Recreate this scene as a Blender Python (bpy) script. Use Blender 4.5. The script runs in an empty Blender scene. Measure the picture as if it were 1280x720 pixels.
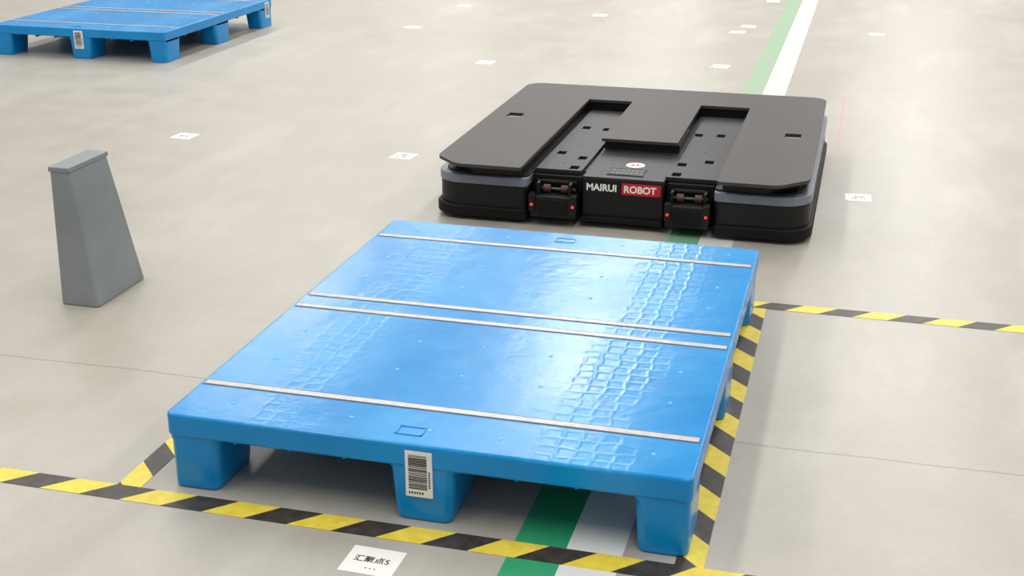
import bpy, bmesh, math, random
from mathutils import Matrix, Vector
random.seed(4)
S=bpy.context.scene
try:
    S.view_settings.view_transform='Standard'; S.view_settings.look='None'
except Exception: pass
COL=S.collection

# ---------------------------------------------------------------- materials
def srgb(r,g,b):
    f=lambda c:(c/255/12.92) if c/255<=.04045 else ((c/255+.055)/1.055)**2.4
    return (f(r),f(g),f(b),1)
def newmat(n):
    m=bpy.data.materials.new(n); m.use_nodes=True
    nt=m.node_tree; return m,nt,nt.nodes['Principled BSDF']
def node(nt,t,**k):
    n=nt.nodes.new(t)
    for a,v in k.items(): setattr(n,a,v)
    return n
def noise(nt,scale,detail=4,rough=.55,vec=None):
    n=node(nt,'ShaderNodeTexNoise'); n.inputs['Scale'].default_value=scale
    n.inputs['Detail'].default_value=detail; n.inputs['Roughness'].default_value=rough
    if vec is not None: nt.links.new(vec,n.inputs['Vector'])
    return n.outputs['Fac']
def ramp(nt,fac,stops):
    r=node(nt,'ShaderNodeValToRGB'); e=r.color_ramp.elements
    while len(e)<len(stops): e.new(.5)
    for i,(p,c) in enumerate(stops): e[i].position=p; e[i].color=c
    nt.links.new(fac,r.inputs['Fac']); return r.outputs['Color']
def math_(nt,op,a,b=None,c=None):
    n=node(nt,'ShaderNodeMath',operation=op)
    for i,v in enumerate((a,b,c)):
        if v is None: continue
        if isinstance(v,(int,float)): n.inputs[i].default_value=v
        else: nt.links.new(v,n.inputs[i])
    return n.outputs[0]
def mix(nt,fac,a,b):
    n=node(nt,'ShaderNodeMix',data_type='RGBA')
    for i,v in ((0,fac),(6,a),(7,b)):
        if isinstance(v,(int,float)): n.inputs[i].default_value=v
        elif isinstance(v,tuple): n.inputs[i].default_value=v
        else: nt.links.new(v,n.inputs[i])
    return n.outputs[2]
def bump(nt,p,h,strength=.2,dist=.002):
    b=node(nt,'ShaderNodeBump'); b.inputs['Strength'].default_value=strength; b.inputs['Distance'].default_value=dist
    nt.links.new(h,b.inputs['Height']); nt.links.new(b.outputs[0],p.inputs['Normal'])
def coords(nt):
    t=node(nt,'ShaderNodeTexCoord'); s=node(nt,'ShaderNodeSeparateXYZ'); nt.links.new(t.outputs['Object'],s.inputs[0])
    return t.outputs['Object'],s.outputs[0],s.outputs[1],s.outputs[2]
def simple(name,col,rough=.5,metal=0,var=.06,scale=30,spec=None):
    m,nt,p=newmat(name); o,x,y,z=coords(nt)
    f=noise(nt,scale,3,vec=o)
    lo=tuple(c*(1-var*2) for c in col[:3])+(1,); hi=tuple(min(1,c*(1+var*2)) for c in col[:3])+(1,)
    nt.links.new(ramp(nt,f,[(.3,lo),(.7,hi)]),p.inputs['Base Color'])
    p.inputs['Roughness'].default_value=rough; p.inputs['Metallic'].default_value=metal
    if spec is not None: p.inputs['Specular IOR Level'].default_value=spec
    return m
def band(nt,v,a,b,soft=.03):
    r1=node(nt,'ShaderNodeMapRange'); r1.inputs[1].default_value=a-soft; r1.inputs[2].default_value=a+soft
    r2=node(nt,'ShaderNodeMapRange'); r2.inputs[1].default_value=b+soft; r2.inputs[2].default_value=b-soft
    nt.links.new(v,r1.inputs[0]); nt.links.new(v,r2.inputs[0])
    return math_(nt,'MULTIPLY',r1.outputs[0],r2.outputs[0])

def floor_mat():
    m,nt,p=newmat('polished_concrete'); o,x,y,z=coords(nt)
    big=noise(nt,.9,5,.6,o); mid=noise(nt,5,5,.6,o); fine=noise(nt,60,3,.6,o)
    mp=node(nt,'ShaderNodeMapping'); mp.inputs['Scale'].default_value=(1.3,.35,1); mp.inputs['Rotation'].default_value=(0,0,-.6); nt.links.new(o,mp.inputs[0])
    streak=noise(nt,2.5,5,.6,mp.outputs[0])
    c=ramp(nt,big,[(.3,srgb(168,163,151)),(.7,srgb(184,179,168))])
    c2=ramp(nt,mid,[(.3,srgb(162,156,144)),(.7,srgb(185,180,169))])
    c=mix(nt,.5,c,c2)
    c=mix(nt,math_(nt,'MULTIPLY',ramp(nt,fine,[(.3,(0,0,0,1)),(.75,(1,1,1,1))]),.14),c,srgb(136,128,115))
    c=mix(nt,math_(nt,'MULTIPLY',ramp(nt,streak,[(.52,(0,0,0,1)),(.72,(1,1,1,1))]),.4),c,srgb(204,199,189))
    # saw-cut seams
    sn=noise(nt,3,3,.5,o)
    yy=math_(nt,'ADD',y,math_(nt,'MULTIPLY',math_(nt,'SUBTRACT',sn,.5),.03))
    seam=band(nt,yy,.468,.472,.003)
    c=mix(nt,math_(nt,'MULTIPLY',seam,.65),c,srgb(105,92,76))
    nt.links.new(c,p.inputs['Base Color'])
    rr=node(nt,'ShaderNodeMapRange'); rr.inputs[3].default_value=.30; rr.inputs[4].default_value=.46; nt.links.new(mid,rr.inputs[0]); nt.links.new(rr.outputs[0],p.inputs['Roughness'])
    p.inputs['Specular IOR Level'].default_value=.5
    bump(nt,p,fine,.12,.0015)
    return m
def hazard_mat(name,sgn,off=0):
    m,nt,p=newmat(name); o,x,y,z=coords(nt)
    t=math_(nt,'ADD',x,math_(nt,'MULTIPLY',y,sgn)); t=math_(nt,'ADD',t,10+off)
    fr=math_(nt,'FRACT',math_(nt,'DIVIDE',t,.172)); k=math_(nt,'GREATER_THAN',fr,.5)
    d=noise(nt,40,4,.6,o)
    ye=ramp(nt,d,[(.3,srgb(222,196,52)),(.7,srgb(240,218,84))]); bl=ramp(nt,d,[(.3,srgb(44,40,36)),(.75,srgb(78,70,62))])
    nt.links.new(mix(nt,k,ye,bl),p.inputs['Base Color']); p.inputs['Roughness'].default_value=.45
    return m
def paint_mat(name,fresh,faded,y0,y1):
    m,nt,p=newmat(name); o,x,y,z=coords(nt)
    r=node(nt,'ShaderNodeMapRange'); r.inputs[1].default_value=y0; r.inputs[2].default_value=y1; nt.links.new(y,r.inputs[0])
    d=noise(nt,8,6,.65,o)
    f=math_(nt,'ADD',r.outputs[0],math_(nt,'MULTIPLY',math_(nt,'SUBTRACT',d,.5),.5)); 
    cl=node(nt,'ShaderNodeClamp'); nt.links.new(f,cl.inputs[0])
    nt.links.new(mix(nt,cl.outputs[0],fresh,faded),p.inputs['Base Color']); p.inputs['Roughness'].default_value=.4
    return m
def pallet_mat():
    m,nt,p=newmat('blue_polyethylene'); o,x,y,z=coords(nt)
    big=noise(nt,4,5,.6,o); fine=noise(nt,70,4,.6,o)
    c=ramp(nt,big,[(.3,srgb(0,130,202)),(.7,srgb(0,148,216))])
    w=noise(nt,9,3,.5,o)
    xx=math_(nt,'ADD',x,math_(nt,'MULTIPLY',math_(nt,'SUBTRACT',w,.5),.10))
    lanes=math_(nt,'ADD',band(nt,xx,.14,.27,.03),band(nt,xx,.72,.88,.03))
    up=band(nt,z,.15,.17,.002)
    patch=ramp(nt,noise(nt,5,4,.6,o),[(.34,(0,0,0,1)),(.68,(1,1,1,1))])
    lanes=math_(nt,'MULTIPLY',math_(nt,'MULTIPLY',lanes,up),patch)
    wv=node(nt,'ShaderNodeVectorMath',operation='ADD'); nt.links.new(o,wv.inputs[0])
    wn=node(nt,'ShaderNodeTexNoise'); wn.inputs['Scale'].default_value=16; nt.links.new(o,wn.inputs['Vector'])
    ws=node(nt,'ShaderNodeVectorMath',operation='SCALE'); ws.inputs['Scale'].default_value=.016; nt.links.new(wn.outputs['Color'],ws.inputs[0]); nt.links.new(ws.outputs[0],wv.inputs[1])
    br=node(nt,'ShaderNodeTexBrick'); br.inputs['Scale'].default_value=1; br.inputs['Brick Width'].default_value=.036; br.inputs['Row Height'].default_value=.034
    br.inputs['Mortar Size'].default_value=.007; br.inputs['Mortar Smooth'].default_value=1; br.offset=.1; nt.links.new(wv.outputs[0],br.inputs['Vector'])
    grid=br.outputs['Fac']
    scuff=ramp(nt,noise(nt,14,6,.7,o),[(.5,(0,0,0,1)),(.75,(1,1,1,1))])
    c=mix(nt,math_(nt,'MULTIPLY',math_(nt,'MULTIPLY',scuff,up),.2),c,srgb(90,185,228))
    c=mix(nt,math_(nt,'MULTIPLY',lanes,math_(nt,'MULTIPLY_ADD',grid,.18,.14)),c,srgb(140,210,238))
    nt.links.new(c,p.inputs['Base Color'])
    rr=node(nt,'ShaderNodeMapRange'); rr.inputs[3].default_value=.14; rr.inputs[4].default_value=.32; nt.links.new(big,rr.inputs[0]); nt.links.new(rr.outputs[0],p.inputs['Roughness'])
    p.inputs['Specular IOR Level'].default_value=.40
    h=math_(nt,'ADD',math_(nt,'MULTIPLY',math_(nt,'MULTIPLY',grid,lanes),.38),math_(nt,'MULTIPLY',noise(nt,22,3,.5,o),.5))
    h=math_(nt,'ADD',h,math_(nt,'MULTIPLY',fine,.08))
    bump(nt,p,h,.5,.004)
    return m
FLOOR=floor_mat()
HX=hazard_mat('hazard_tape_across',-1,-.024); HY=hazard_mat('hazard_tape_along',1,.01); HL=hazard_mat('hazard_tape_left',1,.09)
GREEN=paint_mat('green_floor_paint',srgb(48,158,108),srgb(152,180,148),.9,2.6)
WHITE=paint_mat('white_floor_paint',srgb(224,226,220),srgb(222,218,208),.5,3)
BLUE=pallet_mat()
STEEL=simple('galvanised_steel',srgb(190,188,186),.38,.3,.05,60)
STEELD=simple('steel_groove',srgb(70,90,110),.6,0)
RIV=simple('worn_rivet',srgb(110,195,228),.4)
DECK=simple('black_powder_coat',srgb(66,62,60),.5,0,.05,90,.35)
PANEL=simple('dark_panel',srgb(44,42,41),.45,0,.06,90,.35)
BLK=simple('black_plastic',srgb(17,16,17),.45,0,.06,40,.35)
RUB=simple('black_rubber',srgb(13,12,12),.6,0,.06,40,.25)
STRIPE=simple('grey_light_strip',srgb(122,128,142),.35,0,.04,40)
GREYM=simple('machined_metal',srgb(100,98,97),.4,.7)
COPPER=simple('bronze_roller',srgb(86,62,54),.5,.3)
RED=simple('red_plastic',srgb(205,20,38),.4)
WHT=simple('white_vinyl',srgb(242,239,233),.5,0,.02)
INK=simple('black_ink',srgb(35,33,32),.6)
CAB=simple('grey_painted_steel',srgb(134,140,142),.5,0,.04,8)
def led():
    m,nt,p=newmat('red_indicator'); p.inputs['Base Color'].default_value=srgb(220,30,30)
    p.inputs['Emission Color'].default_value=(1,.05,.05,1); p.inputs['Emission Strength'].default_value=.8; return m
LED=led()

# ---------------------------------------------------------------- mesh helpers
def shade(me):
    for f in me.polygons: f.use_smooth=True
    try: me.set_sharp_from_angle(angle=math.radians(38))
    except Exception: pass
def addobj(name,me,mat,parent=None,bev=0,seg=3,smooth=True):
    o=bpy.data.objects.new(name,me); COL.objects.link(o)
    if mat: me.materials.append(mat)
    if parent: o.parent=parent
    if bev:
        b=o.modifiers.new('bevel','BEVEL'); b.width=bev; b.segments=seg; b.limit_method='ANGLE'; b.angle_limit=math.radians(40)
    if smooth: shade(me)
    return o
def rpoly(pts,n=8):
    out=[]; N=len(pts)
    for i,p in enumerate(pts):
        x,y=p[:2]; r=p[2] if len(p)>2 else 0
        P=Vector((x,y)); A=Vector(pts[i-1][:2]); B=Vector(pts[(i+1)%N][:2])
        if r<=0: out.append((x,y)); continue
        da=(A-P).normalized(); db=(B-P).normalized(); ang=da.angle(db); t=r/math.tan(ang/2)
        s=P+da*t; e=P+db*t; c=P+(da+db).normalized()*(r/math.sin(ang/2))
        a0=math.atan2(s.y-c.y,s.x-c.x); a1=math.atan2(e.y-c.y,e.x-c.x); d=(a1-a0+math.pi)%(2*math.pi)-math.pi
        for k in range(n+1):
            a=a0+d*k/n; out.append((c.x+r*math.cos(a),c.y+r*math.sin(a)))
    return out
def prism(name,pts,z0,z1,mat,parent=None,bev=0,top=None,n=8):
    P=rpoly(pts,n); T=rpoly(top,n) if top else P
    bm=bmesh.new(); lo=[bm.verts.new((x,y,z0)) for x,y in P]; hi=[bm.verts.new((x,y,z1)) for x,y in T]
    bm.faces.new(lo[::-1]); bm.faces.new(hi)
    for i in range(len(P)):
        j=(i+1)%len(P); bm.faces.new((lo[i],lo[j],hi[j],hi[i]))
    bmesh.ops.recalc_face_normals(bm,faces=bm.faces)
    me=bpy.data.meshes.new(name); bm.to_mesh(me); bm.free()
    return addobj(name,me,mat,parent,bev)
def rect(x0,y0,x1,y1,r=0): return [(x0,y0,r),(x1,y0,r),(x1,y1,r),(x0,y1,r)]
def box(name,x0,y0,z0,x1,y1,z1,mat,parent=None,bev=.001,r=0): return prism(name,rect(x0,y0,x1,y1,r),z0,z1,mat,parent,bev)
def boxes(name,L,mat,parent=None,bev=0):
    bm=bmesh.new()
    for (x0,y0,z0,x1,y1,z1) in L:
        v=[bm.verts.new(c) for c in ((x0,y0,z0),(x1,y0,z0),(x1,y1,z0),(x0,y1,z0),(x0,y0,z1),(x1,y0,z1),(x1,y1,z1),(x0,y1,z1))]
        for f in ((3,2,1,0),(4,5,6,7),(0,1,5,4),(1,2,6,5),(2,3,7,6),(3,0,4,7)): bm.faces.new([v[i] for i in f])
    me=bpy.data.meshes.new(name); bm.to_mesh(me); bm.free(); return addobj(name,me,mat,parent,bev,smooth=False)
def cyl(name,c,r,h,mat,parent=None,axis='Z',bev=.001,n=28):
    bm=bmesh.new(); bmesh.ops.create_cone(bm,cap_ends=True,segments=n,radius1=r,radius2=r,depth=h)
    if axis=='X': bmesh.ops.rotate(bm,matrix=Matrix.Rotation(math.pi/2,3,'Y'),verts=bm.verts)
    if axis=='Y': bmesh.ops.rotate(bm,matrix=Matrix.Rotation(math.pi/2,3,'X'),verts=bm.verts)
    bmesh.ops.translate(bm,vec=c,verts=bm.verts)
    me=bpy.data.meshes.new(name); bm.to_mesh(me); bm.free(); return addobj(name,me,mat,parent,bev)
def text(name,s,size,loc,rot,mat,parent=None,sx=1,bold=0,shear=0):
    cu=bpy.data.curves.new(name,'FONT'); cu.body=s; cu.size=size; cu.extrude=.0004; cu.offset=bold; cu.shear=shear
    cu.align_x='LEFT'; cu.align_y='BOTTOM_BASELINE'
    t=bpy.data.objects.new(name+'_c',cu); COL.objects.link(t); bpy.context.view_layer.update()
    dg=bpy.context.evaluated_depsgraph_get(); me=bpy.data.meshes.new_from_object(t.evaluated_get(dg)); bpy.data.objects.remove(t)
    me.transform(Matrix.Translation(loc)@Matrix.Rotation(rot[2],4,'Z')@Matrix.Rotation(rot[0],4,'X')@Matrix.Diagonal((sx,1,1,1)))
    me.materials.clear()
    return addobj(name,me,mat,parent,smooth=False)
def cut(o,cutters):
    o.modifiers.clear()
    for c in cutters:
        m=o.modifiers.new('cut','BOOLEAN'); m.operation='DIFFERENCE'; m.object=c; m.solver='EXACT'
    bpy.context.view_layer.update(); dg=bpy.context.evaluated_depsgraph_get()
    me=bpy.data.meshes.new_from_object(o.evaluated_get(dg)); o.modifiers.clear(); o.data=me
    for f in me.polygons: f.use_smooth=False
    for c in cutters: bpy.data.objects.remove(c)
def empty(name):
    e=bpy.data.objects.new(name,None); COL.objects.link(e); e.empty_display_size=.2; return e

# ---------------------------------------------------------------- floor and markings
box('floor',-14,-5,-.1,12,26,0,FLOOR,None,0)
E=.0004
boxes('green_floor_line',[(.690,-1.6,0,.785,16,E)],GREEN)
boxes('white_floor_line',[(.785,-1.6,0,.885,16,E)],WHITE)
T=.0009
boxes('hazard_marking_tape',[(-1.2,-.071,E,3.2,-.019,T)],HX)
boxes('hazard_marking_tape',[(-.105,1.245,E,3.2,1.293,T)],HX)
boxes('hazard_marking_tape',[(.977,-.019,0,1.027,1.245,T)],HY)
boxes('hazard_marking_tape',[(-.105,-.019,0,-.055,1.245,T)],HL)
boxes('floor_laser_line',[(1.142,3.05,0,1.148,3.95,.0005)],simple('painted_laser_trace',srgb(225,140,140),.5))  # laser light on the floor, put in as a thin pink-coloured strip

def sticker(x,y,a,w=.085,h=.085,words=None):
    e=empty('floor_label')
    boxes('paper',[(-w/2,-h/2,0,w/2,h/2,.0009)],WHT,e)
    if words:
        text('print',words,.020,(-w*.36,-.004,.0009),(0,0,0),INK,e,.95,.0002)
        boxes('dots',[(-w*.05+i*.008,-h*.30,.0009,-w*.05+i*.008+.003,-h*.27,.0012) for i in range(3)],INK,e)
    else:
        L=[]; n=8; s=w*.5/n
        for i in range(n):
            for j in range(n):
                if random.random()<.33: L.append((-w*.25+i*s,-w*.25+j*s,.0009,-w*.25+(i+1)*s,-w*.25+(j+1)*s,.0012))
        boxes('code',L,simple('grey_ink',srgb(140,130,115),.6),e)
    e.location=(x,y,0); e.rotation_euler=(0,0,a)
for x,y in [(-1.353,2.544),(-.412,2.474),(-.638,4.34),(-1.36,5.288),(-1.325,6.191),(-.39,6.018),(.541,5.821),(.50,5.6),(.526,4.539),(1.237,2.353),(1.27,5.723),(.6,6.9),(-2.1,6.9)]:
    sticker(x,y,random.uniform(-.12,.12))
sticker(.469,-.146,-.02,.098,.082,'\u6c47\u805a\u70b95')

# ---------------------------------------------------------------- pallet
PH=.156
def pallet(loc,side_label=False):
    e=empty('plastic_pallet'); W,D=1.0,1.26
    prism('deck',rect(0,0,W,D,.016),.110,PH,BLUE,e,.005)
    for i,(xa,xb) in enumerate(((.004,.104),(.450,.570),(.900,.996))):
        for j,(ya,yb) in enumerate(((.003,.16),(.55,.71),(1.10,1.257))):
            t=.006
            prism(f'foot_{i}_{j}',rect(xa+t*(i>0),ya+t*(j>0)+.002,xb-t*(i<2),yb-t*(j<2)-.002,.018),0,.125,BLUE,e,.004,top=rect(xa-.004*(i>0),ya-.006*(j>0),xb+.004*(i<2),yb+.006*(j<2),.018))
    for i,(xa,xb) in enumerate(((.004,.104),(.450,.570),(.900,.996))):
        for ya,yb in ((.004,.16),(.55,.71),(1.10,1.256)):
            a=.0 if i==0 else .008; b=.0 if i==2 else .008
            prism('gusset',rect(xa,ya,xb,yb,.012),.102,.112,BLUE,e,0,top=rect(xa-a,ya,xb+b,yb,.012))
    boxes('ribs',[(.02+.11*k,.02,.098,.026+.11*k,1.24,.112) for k in range(9)]+[(.02,.10+.15*k,.098,.98,.106+.15*k,.112) for k in range(8)],BLUE,e)
    for k,y in enumerate((.151,.589,.662,1.120)):
        box(f'bar_groove_{k}',.008,y-.0125,PH-.003,.992,y+.0125,PH+.0004,STEELD,e,0)
        box(f'steel_bar_{k}',.010,y-.0085,PH-.002,.990,y+.0085,PH+.0016,STEEL,e,.0006)
    L=[]
    for y in (.30,.45,.80,.95,1.19,.07):
        for x in (.10,.35,.5,.65,.92):
            xx=x+random.uniform(-.01,.01); L.append((xx,y+random.uniform(-.01,.01)))
    bm=bmesh.new()
    for x,y in L:
        bmesh.ops.create_cone(bm,cap_ends=True,segments=12,radius1=.005,radius2=.003,depth=.002,matrix=Matrix.Translation((x,y,PH+.0008)))
    me=bpy.data.meshes.new('studs'); bm.to_mesh(me); bm.free(); addobj('studs',me,RIV,e)
    def frame(cx,cy,w,h,t=.003):
        z0,z1=PH-.001,PH+.0015
        return [(cx-w,cy-h,z0,cx+w,cy-h+t,z1),(cx-w,cy+h-t,z0,cx+w,cy+h,z1),(cx-w,cy-h,z0,cx-w+t,cy+h,z1),(cx+w-t,cy-h,z0,cx+w,cy+h,z1)]
    boxes('moulded_frames',frame(.475,.052,.026,.017)+frame(.50,1.20,.026,.017),BLUE,e)
    def label(x0,x1,z0,z1,f):
        boxes('label_paper',[f(x0,-.0012,z0,x1,.003,z1)],WHT,e)
        L=[];z=z0+.016
        while z<z1-.008:
            h=random.choice((.0010,.0016,.0024)); L.append(f(x0+.006,-.0016,z,x1-.010,-.0011,z+h)); z+=h+random.choice((.0010,.0014,.002))
        L+= [f(x0+.006+i*.005,-.0016,z0+.006,x0+.009+i*.005,-.0011,z0+.010) for i in range(6)]
        L+= [f(x1-.007,-.0016,z0+.02+i*.005,x1-.004,-.0011,z0+.023+i*.005) for i in range(7)]
        boxes('barcode',L,INK,e)
    label(.481,.532,.052,.144,lambda a,b,c,d,e_,f_:(a,b,c,d,e_,f_))
    if side_label:
        label(1.16,1.21,.052,.144,lambda a,b,c,d,e_,f_:(W-e_,a,c,W-b,d,f_))
    e.location=loc
    return e
pallet((0,0,T))
pallet((-3.19,3.90,0),True)

# ---------------------------------------------------------------- mobile robot
R=empty('pallet_carrying_robot')
x0,x1,y0,y1=-.052,1.094,1.725,2.975
SL=(.238,.402); SR=(.655,.832); yb=2.73; yt=2.15
def deckpts(i=0,fy=y0):
    return [(x0+i,fy+.085,.05),(x0+i+.085,fy,.05),(SL[0]-i*.3,fy,.008),(SL[0]-i*.3,yb+i*.3,.006),(SL[1]+i*.3,yb+i*.3,.006),(SL[1]+i*.3,yt+i,.006),
            (SR[0]-i*.3,yt+i,.006),(SR[0]-i*.3,yb+i*.3,.006),(SR[1]+i*.3,yb+i*.3,.006),(SR[1]+i*.3,fy,.008),(x1-i-.085,fy,.05),(x1-i,fy+.085,.05),(x1-i,y1-i,.06),(x0+i,y1-i,.06)]
deck=prism('deck_plate',deckpts(),.188,.198,DECK,R,0)
cs=[]
for (hx,hy) in ((.038,2.41),(1.01,2.345)):
    cs.append(box('c',hx-.026,hy-.030,.17,hx+.026,hy+.030,.22,None,None,0))
cut(deck,cs)
boxes('hole_liners',[(.014,2.382,.1885,.062,2.408,.194),(.986,2.317,.1885,1.034,2.343,.194)],STRIPE,R)
prism('upper_core',deckpts(.03,1.80),.145,.1879,BLK,R,.001)
body=[(-.062,1.785,.085),(.243,1.785,.02),(.243,1.90),(.818,1.90),(.818,1.785,.02),(1.104,1.785,.085),(1.104,2.965,.085),(-.062,2.965,.085)]
def off(P,d):
    q=[]
    for (x,y,*r) in P:
        cx,cy=.52,2.375
        nx=x-d*(1 if x>cx else -1) if abs(x-cx)>.4 else x
        ny=y-d*(1 if y>cy else -1) if y!=1.90 else y
        q.append((nx,ny,*r))
    return q
prism('lower_body',off(body,.004),.03,.118,BLK,R,.004)
prism('bumper_skirt',off(body,-.006),.012,.048,RUB,R,.006)
prism('light_strip',off(body,.001),.1175,.146,STRIPE,R,.004)
prism('upper_body_ring',off(body,.02),.1455,.152,BLK,R,.002)
for cx in (.08,.98):
    for cy in (1.95,2.8): cyl('caster',(cx,cy,.025),.025,.03,RUB,R,'X')
for s,(a,b) in enumerate(((SL[0]+.012,SL[1]-.004),(SR[0]+.004,SR[1]-.012))):
    p=box(f'fork_panel_{s}',a,1.865,.150,b,yb-.02,.162,PANEL,R,0)
    cs=[]
    inner=b if s==0 else a; outer=a if s==0 else b
    sgn=-1 if s==0 else 1
    for hx,hy in ((inner+sgn*.03,2.42),(inner+sgn*.105,2.43),(inner+sgn*.03,2.02),(inner+sgn*.11,2.07),(inner+sgn*.03,1.90)):
        cs.append(box('c',hx-.014,hy-.02,.14,hx+.014,hy+.02,.18,None,None,0))
    cut(p,cs)
    for hy in (1.95,2.2,2.6): cyl('bolt',((a+b)/2,hy,.1625),.005,.002,GREYM,R)
    box(f'fork_bed_{s}',a-.008,1.87,.10,b+.002,yb,.1465,RUB,R,0)
cx0,cx1=.412,.664
cen=[(cx0,1.815,.004),(cx1,1.815,.004),(cx1,2.3),(cx0,2.3)]
prism('centre_housing',cen,.03,.155,BLK,R,.002)
box('centre_lid',cx0+.001,1.816,.155,cx1-.001,2.3,.160,PANEL,R,.001)
prism('tongue_riser',rect(cx0,yt+.012,cx1-.004,2.4),.16,.188,BLK,R,0)
box('foot_plate',cx0,1.80,.02,cx1,1.9,.036,RUB,R,.002)
box('display_bezel',.482,1.855,.160,.592,1.925,.1625,BLK,R,.0008)
boxes('display_marks',[(.490+i*.0145,1.866+j*.028,.1625,.499+i*.0145,1.880+j*.028,.1632) for i in range(7) for j in range(2)],GREYM,R)
boxes('display_rim',[(.480,1.852,.160,.594,1.855,.1632),(.480,1.925,.160,.594,1.928,.1632)],GREYM,R)
cyl('badge',(.548,1.975,.161),.030,.002,WHT,R,bev=0)
boxes('badge_mark',[(.535,1.965,.162,.545,1.985,.1626),(.550,1.97,.162,.562,1.978,.1626),(.552,1.982,.162,.558,1.99,.1626)],RED,R)
fy=1.8145
text('name_text','MAIRUI',.030,(.424,fy,.118),(math.pi/2,0,0),WHT,R,.98,.0009)
box('name_plate',.535,fy-.0012,.110,.655,fy+.002,.146,RED,R,.0004)
text('name_plate_text','ROBOT',.030,(.541,fy-.0014,.118),(math.pi/2,0,0),WHT,R,.98,.0009)
for s,(a,b) in enumerate(((.250,.404),(.672,.812))):
    w=b-a; m=(a+b)/2
    box(f'fork_head_{s}',a+.004,1.775,.03,b-.004,1.90,.098,BLK,R,.004,.006)
    box(f'fork_head_plate_{s}',a+.03,1.772,.040,b-.03,1.78,.090,RUB,R,.002)
    box(f'head_recess_{s}',a,1.84,.098,b,1.90,.148,RUB,R,0)
    for k in (-1,1):
        cyl(f'roller_{s}',(m+k*.028,1.825,.110),.014,.022,COPPER,R,'X')
        box(f'bracket_{s}',m+k*.05-.004,1.79,.095,m+k*.05+.004,1.86,.136,BLK,R,.001)
        box(f'sensor_{s}',m+k*(w*.5-.012)-.010,1.768,.05,m+k*(w*.5-.012)+.010,1.80,.105,BLK,R,.002)
        cyl(f'led_{s}',(m+k*(w*.5-.012),1.767,.072),.0045,.003,LED,R,'Y',0)
    cyl(f'axle_{s}',(m,1.825,.110),.005,w*.8,GREYM,R,'X')
    box(f'cross_bar_{s}',a+.015,1.83,.128,b-.015,1.84,.136,PANEL,R,.001)
for bx,by in ((.04,1.79),(1.0,1.79),(.12,2.2),(.93,2.15),(.3,2.86),(.78,2.86)): cyl('deck_screw',(bx,by,.1985),.005,.0015,GREYM,R)

# ---------------------------------------------------------------- cabinet at left edge
C=empty('equipment_cabinet')
prism('housing',rect(-.765,.80,-.655,1.035,.008),0.0,.36,CAB,C,.004,top=rect(-.765,.82,-.709,1.0,.008))
box('lid',-.767,.818,.355,-.706,1.002,.368,CAB,C,.002)

# ---------------------------------------------------------------- lights
def area(name,loc,sx,sy,e,col=(1,.985,.965)):
    l=bpy.data.lights.new(name,'AREA'); l.shape='RECTANGLE'; l.size=sx; l.size_y=sy; l.energy=e; l.color=col
    o=bpy.data.objects.new(name,l); COL.objects.link(o); o.location=loc; return o
for i,x in enumerate((-6,-2,2,6)):
    for j,y in enumerate((-1,6,13,20)):
        area('ceiling_light_strip',(x,y,5.5),(.5,.5,.7,.7)[j],5.5,(115,140,195,195)[j])
w=bpy.data.worlds.new('hall'); S.world=w; w.use_nodes=True
w.node_tree.nodes['Background'].inputs[0].default_value=(1,.985,.965,1); w.node_tree.nodes['Background'].inputs[1].default_value=.37

# ---------------------------------------------------------------- camera
cam=bpy.data.cameras.new('camera'); co=bpy.data.objects.new('camera',cam); COL.objects.link(co)
cam.sensor_width=36; cam.lens=1620.2/1280*36; cam.clip_start=.05
ax,roll,az=1.2125,-.0011806,.26588
co.matrix_world=Matrix.Translation((1.214,-1.9566,1.2347))@Matrix.Rotation(az,4,'Z')@Matrix.Rotation(ax,4,'X')@Matrix.Rotation(roll,4,'Z')
S.camera=co
